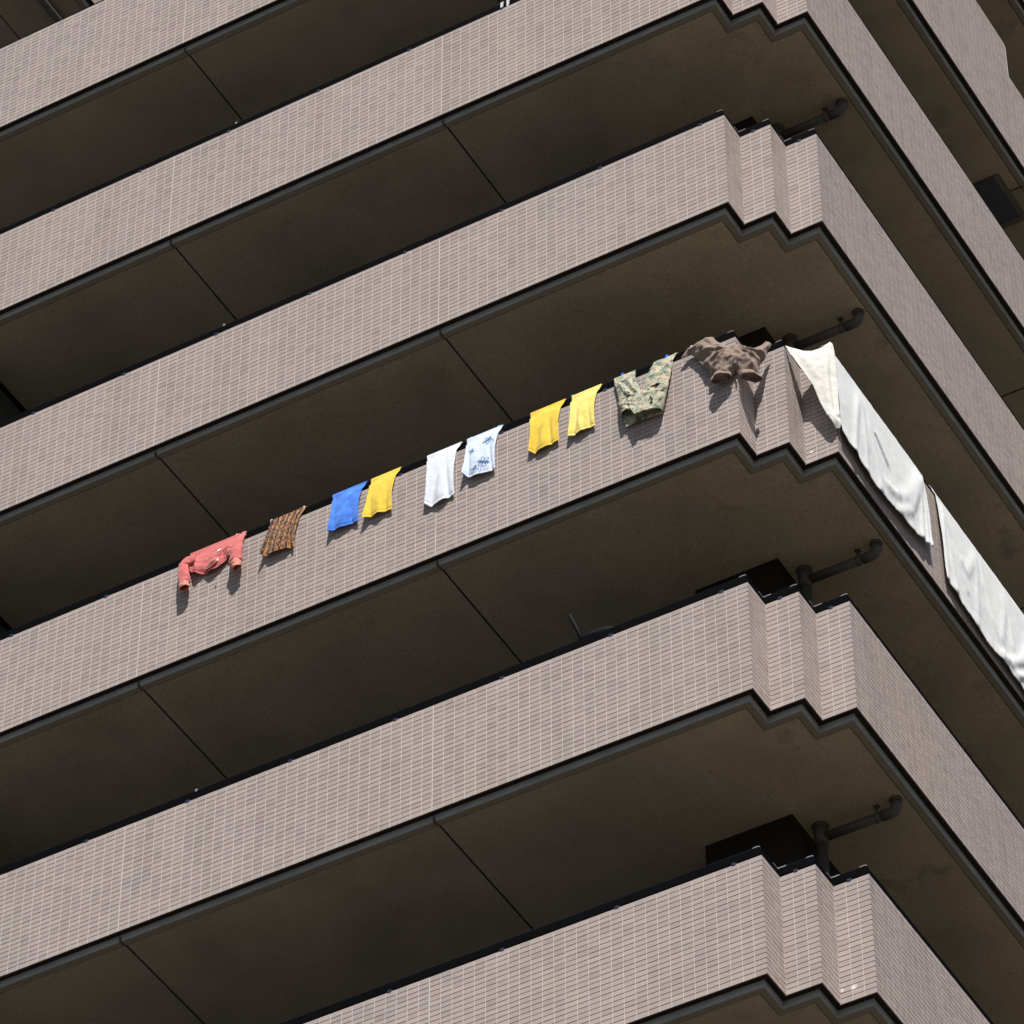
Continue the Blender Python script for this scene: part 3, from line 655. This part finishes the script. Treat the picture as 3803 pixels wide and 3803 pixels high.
def open_leg(s, z, rs, rd, ln, tilt):
    mb = MB(); n = 24; rings = []
    for j in range(6):
        t = j/5; base = len(mb.v); rings.append(base)
        for k in range(n):
            a = 2*math.pi*k/n; w = 1+.14*math.sin(3*a+s*20)+.08*math.sin(5*a)
            mb.v.append(tuple(loc_b(s+tilt*t+rs*math.cos(a)*w, .030+rd*math.sin(a)*w+.010*t, z-ln*t+.010*math.sin(2*a)*t)))
    for j in range(5):
        for k in range(n): mb.f.append((rings[j]+k, rings[j+1]+k, rings[j+1]+(k+1) % n, rings[j]+(k+1) % n)); mb.m.append(0)
    mb.f.append(tuple(rings[0]+k for k in range(n))); mb.m.append(0)
    o = mb.build('leg_opening', F_BRN, smooth=True); solid(o, .005); under(o, br)
open_leg(.472, -.500, .085, .050, .040, .0); open_leg(.712, -.505, .085, .048, .040, .005)
o_ = MB(); tube(o_, [loc_b(.605, .062, -.37), loc_b(.612, .072, -.42), loc_b(.610, .068, -.475)], .007, 8); tube(o_, [loc_b(.590, .066, -.38), loc_b(.580, .070, -.45), loc_b(.575, .066, -.49)], .006, 8); under(o_.build('drawstring', F_DRAW), br)

# ---- the two long sheets on the right side
def fold_sum(folds, y, z):
    d = 0
    for pts, am, w in folds:
        best = 1e9
        for i in range(len(pts)-1):
            ay, az = pts[i]; by, bz = pts[i+1]; l2 = (by-ay)**2+(bz-az)**2; t = max(0, min(1, ((y-ay)*(by-ay)+(z-az)*(bz-az))/l2))
            best = min(best, (y-ay-t*(by-ay))**2+(z-az-t*(bz-az))**2)
        d += am*math.exp(-best/(w*w))
    return d
def sheet_fn(ytop, yhem, folds, dtop, dhem, seed):
    def S_(u, v):
        NT2 = .16
        yt = lerp(ytop[0], ytop[1], u); hy, hz = curve(yhem, u)
        if v < NT2:
            d, z = curve(OVER, v/NT2); return Vector((-d+.004+.003*fbm(u*14+seed, v*8), yt, HP+z+.004*fbm(u*9+seed, 1)))
        t = (v-NT2)/(1-NT2); y = lerp(yt, hy, t); z = lerp(.008, hz, t)
        d = .014+lerp(dtop, dhem, t)+.012*math.sin(math.pi*t)
        s = sst(t*3.5)
        d += .8*fold_sum(folds, y, z)*s
        d += (.008*fbm(y*2.2+seed, z*1.6, seed)+.0026*fbm(y*8+z*2+seed, z*2.2, 3+seed)+.0017*noise.turbulence(Vector((y*9+z*7, z*13-y*3, 5+seed)), 3, True))*s
        e = sst((t-.86)/.14); d += e*(.006*fbm(y*9, seed, 1)+.008); z += e*.010*fbm(y*12+seed, 4)
        return Vector((max(d, .008), y, HP+z))
    return S_
F1 = [([(.69, -.38), (.80, -.49), (.90, -.60), (.975, -.79)], -.030, .013),
      ([(.72, -.36), (.85, -.48), (.95, -.60), (1.03, -.80)], .014, .05),
      ([(.44, -.03), (.30, -.5), (.22, -.98)], .020, .05), ([(.46, -.03), (.45, -.5), (.47, -1.0)], .016, .045), ([(.50, -.03), (.62, -.45), (.72, -1.0)], .018, .05),
      ([(1.56, -.05), (1.42, -.36), (1.24, -.66), (1.02, -.84), (.86, -.86)], .024, .07), ([(1.57, -.05), (1.47, -.42), (1.30, -.78), (1.08, -.97)], .026, .06),
      ([(1.56, -.05), (1.54, -.45), (1.50, -.92)], .024, .04), ([(1.60, -.05), (1.62, -.45), (1.62, -.9)], .022, .028), ([(1.66, -.05), (1.68, -.45), (1.69, -.86)], .018, .022)]
sf1 = sheet_fn((-.02, 1.70), [(-.01, -.96), (.12, -.985), (.25, -1.0), (.40, -1.03), (.57, -1.06), (.75, -1.06), (.90, -1.035), (1.1, -1.02), (1.29, -1.0), (1.50, -.95), (1.60, -.92), (1.70, -.885)], F1, .008, .030, 2.2)
sd = empty('bed_sheet', (0, .8, HP)); tag(sd, 'long white sheet hung round the corner along the right side', 'bed sheet', GW)
mb = MB(); grid(mb, sf1, 190, 84); o = mb.build('side_panel', F_SHEET, smooth=True); solid(o, .003); under(o, sd)
# its near end spans the stepped corner and droops to a point
FA, FB = (-.33, -.300), (.035, -.010)
fo = [(.030, .02), (.10, -.005), (.18, -.02), (.26, -.012), (.34, .035), (.40, .100), (.425, .125), (.447, .105), (.458, .03), (.466, -.10), (.466, -.45), (.466, -.70), (.470, -.83), (.475, -.89), (.46, -.93), (.425, -.935), (.40, -.905), (.352, -.80), (.297, -.61), (.251, -.43), (.171, -.285), (.11, -.185), (.06, -.07)]
def bulge_f(q, e):
    d = .012+.022*sst(e/.10)
    d += .016*math.exp(-((q.x-.36+.02*q.y)/.035)**2)*sst(-(q.y)/.25)-.014*math.exp(-((q.x-.405+.03*q.y)/.022)**2)*sst(-q.y/.3)
    d += .024*math.exp(-((q.x-.10+(q.y+.15)*.33)/.03)**2)*sst((-q.y)/.2)
    d += .030*math.exp(-((q.x-.43)/.05)**2-((q.y+.84)/.07)**2)-.030*math.exp(-((q.x-.455)/.02)**2-((q.y+.80)/.03)**2)
    d += .0035*fbm(q.x*9, q.y*4, 6)*sst(e/.03)+.003*noise.turbulence(Vector((q.x*10+q.y*3, q.y*7, 2)), 3, True)*sst(e/.03)
    return d
mb, _ = outline_cloth(fo, FA, FB, None, bulge_f, 5.5, .013, .006)
o = mb.build('corner_panel', F_SHEET_WARM, smooth=True); solid(o, .003); under(o, sd)
F2 = [([(2.05, -.04), (2.10, -.45), (2.18, -1.0)], .022, .045), ([(2.03, -.1), (2.01, -.5), (2.02, -.98)], .018, .03), ([(2.08, -.04), (2.24, -.34), (2.42, -.80)], .014, .045),
      ([(2.72, -.04), (2.58, -.35), (2.44, -.55), (2.36, -.50)], .016, .06), ([(2.73, -.04), (2.66, -.5), (2.60, -1.05)], .014, .05), ([(2.75, -.04), (2.83, -.32), (2.95, -.72), (3.10, -1.0)], .020, .016),
      ([(3.30, -.04), (3.22, -.45), (3.12, -.8)], .014, .06), ([(3.33, -.04), (3.36, -.4), (3.34, -.75)], .012, .05),
      ([(3.88, -.05), (3.74, -.42), (3.52, -.76), (3.28, -.98), (3.10, -1.04)], .030, .06), ([(3.9, -.05), (3.80, -.55), (3.62, -.88), (3.40, -1.04)], .030, .045), ([(3.92, -.05), (3.90, -.5), (3.80, -1.0)], .030, .05), ([(4.2, 0), (4.22, -.5), (4.25, -1)], .025, .05)]
sf2 = sheet_fn((1.955, 4.75), [(1.985, -1.0), (2.12, -1.035), (2.27, -1.06), (2.41, -1.08), (2.6, -1.105), (2.78, -1.12), (3.0, -1.11), (3.19, -1.10), (3.4, -1.11), (3.6, -1.12), (3.9, -1.11), (4.3, -1.08), (4.72, -1.06)], F2, .006, .020, 6.1)
o = MB(); grid(o, sf2, 230, 84); o = o.build('bed_sheet', F_SHEET, smooth=True); solid(o, .003)
tag(o, 'second white sheet on the right side, running out of the picture', 'bed sheet', GW)

# ------------------------------------------------------------------ clothes pegs
def peg_mb():
    mb = MB()
    for sg in (-1, 1):
        mb.poly([(-.008, sg*.022, -.035), (.008, sg*.022, -.035), (.008, sg*.006, .018), (-.008, sg*.006, .018)])
        mb.box((-.008, sg*.014-.004, -.03), (.008, sg*.014+.004, .012)); 
    mb.box((-.009, -.016, .006), (.009, .016, .020)); tube(mb, [(-.012, 0, .013), (.012, 0, .013)], .006, 8)
    return mb
PEG = {'blue': mat('blue_peg', (.02, .14, .75), .4), 'white': mat('white_peg', (.55, .55, .57), .4), 'green': mat('green_peg', (.02, .26, .25), .4)}
pm = {}
def peg(color, x, y, z, rz, label):
    if color not in pm: o = peg_mb().build('clothes_peg', PEG[color]); pm[color] = o
    else: o = pm[color].copy(); COL.objects.link(o)
    o.location = (x, y, z); o.rotation_euler = (0, 0, rz); o.scale = (1.3, 1.3, 1.3) if color == 'blue' else (1, 1, 1); tag(o, label, 'clothes peg', 'pegs on the handrail')
ZR = HP+.155; YR = YA+.065
for c, x, lab in (('blue', -1.735, 'blue peg on the left leg of the camouflage trousers'), ('blue', -1.30, 'blue peg on the right leg of the camouflage trousers'),
                  ('green', -2.235, 'green peg at the left corner of the pale yellow towel'), ('green', -2.97, 'green peg at the upper right of the flowered towel'), ('green', -3.255, 'green peg at the left corner of the flowered towel'),
                  ('white', -1.06, 'white peg on the left end of the brown shorts'), ('white', -5.68, 'white peg at the right shoulder of the salmon sweatshirt'),
                  ('white', -5.315, 'white peg at the left corner of the tan towel'), ('white', -4.975, 'white peg at the right corner of the tan towel')):
    peg(c, x, YR, ZR, 0, lab)
XR = -.065
for y, lab in ((.44, 'blue peg on the long sheet nearest the corner'), (1.57, 'blue peg on the long sheet near its far end'), (2.06, 'blue peg at the near corner of the second sheet'), (2.72, 'blue peg on the second sheet above its small folds'), (3.30, 'blue peg on the middle of the second sheet'), (3.90, 'blue peg on the second sheet at the edge of the picture')):
    peg('blue', XR, y, ZR+.004, math.pi/2, lab)
# white clamps left on other handrails
def clamp(x, k, label):
    mb = MB(); mb.box((-.016, .026, .122), (.016, .11, .137)); mb.box((-.014, .020, .06), (.014, .028, .128)); mb.poly([(-.014, .019, .06), (.014, .019, .06), (.004, .019, .012), (-.004, .019, .012)])
    o = mb.build('clamp', PEG['white']); o.location = (x, YA, HP+k*H); tag(o, label, 'clamp', 'clamps on bare handrails')
clamp(-2.925, 2, 'left one of two white clamps close together on an upper handrail'); clamp(-2.858, 2, 'right one of two white clamps close together on an upper handrail')
def cover(x, k, label):
    mb = MB(); mb.box((-.010, .027, .120), (.010, .108, .1405)); mb.box((-.007, .026, .112), (.007, .03, .122)); o = mb.build('rail_joint_cover', M_GLINT_COVER); o.location = (x, YA, HP+k*H); tag(o, label, 'joint cover', 'pale covers on handrail joints')
for k, lab in ((2, 'pale joint cover on the handrail, highest of the three'), (1, 'pale joint cover on the handrail just above the washing'), (-1, 'pale joint cover on the handrail below the washing')): cover(-5.94, k, lab)
# ---- black object with a rod behind the handrail below the washing
zb = HP-H; rk = empty('drying_rack', (-2.2, YA+.14, zb)); tag(rk, 'black upright rod and rounded bar poking above the handrail below the washing', 'rack')
mb = MB(); tube(mb, [(-2.225, YA+.15, zb+.20), (-2.275, YA+.14, zb+.38), (-2.335, YA+.13, zb+.545), (-2.340, YA+.13, zb+.555)], [.017, .017, .021, .012], 14); under(mb.build('upright_rod', M_BLACK, smooth=True), rk)
mb = MB(); 
tube(mb, [(-2.255, YA+.15, zb+.22), (-2.20, YA+.15, zb+.235), (-2.10, YA+.155, zb+.225), (-2.0, YA+.16, zb+.215), (-1.92, YA+.165, zb+.185), (-1.86, YA+.17, zb+.13)], [.03, .045, .055, .06, .055, .03], 16); under(mb.build('curved_bar', M_BLACK, smooth=True), rk)
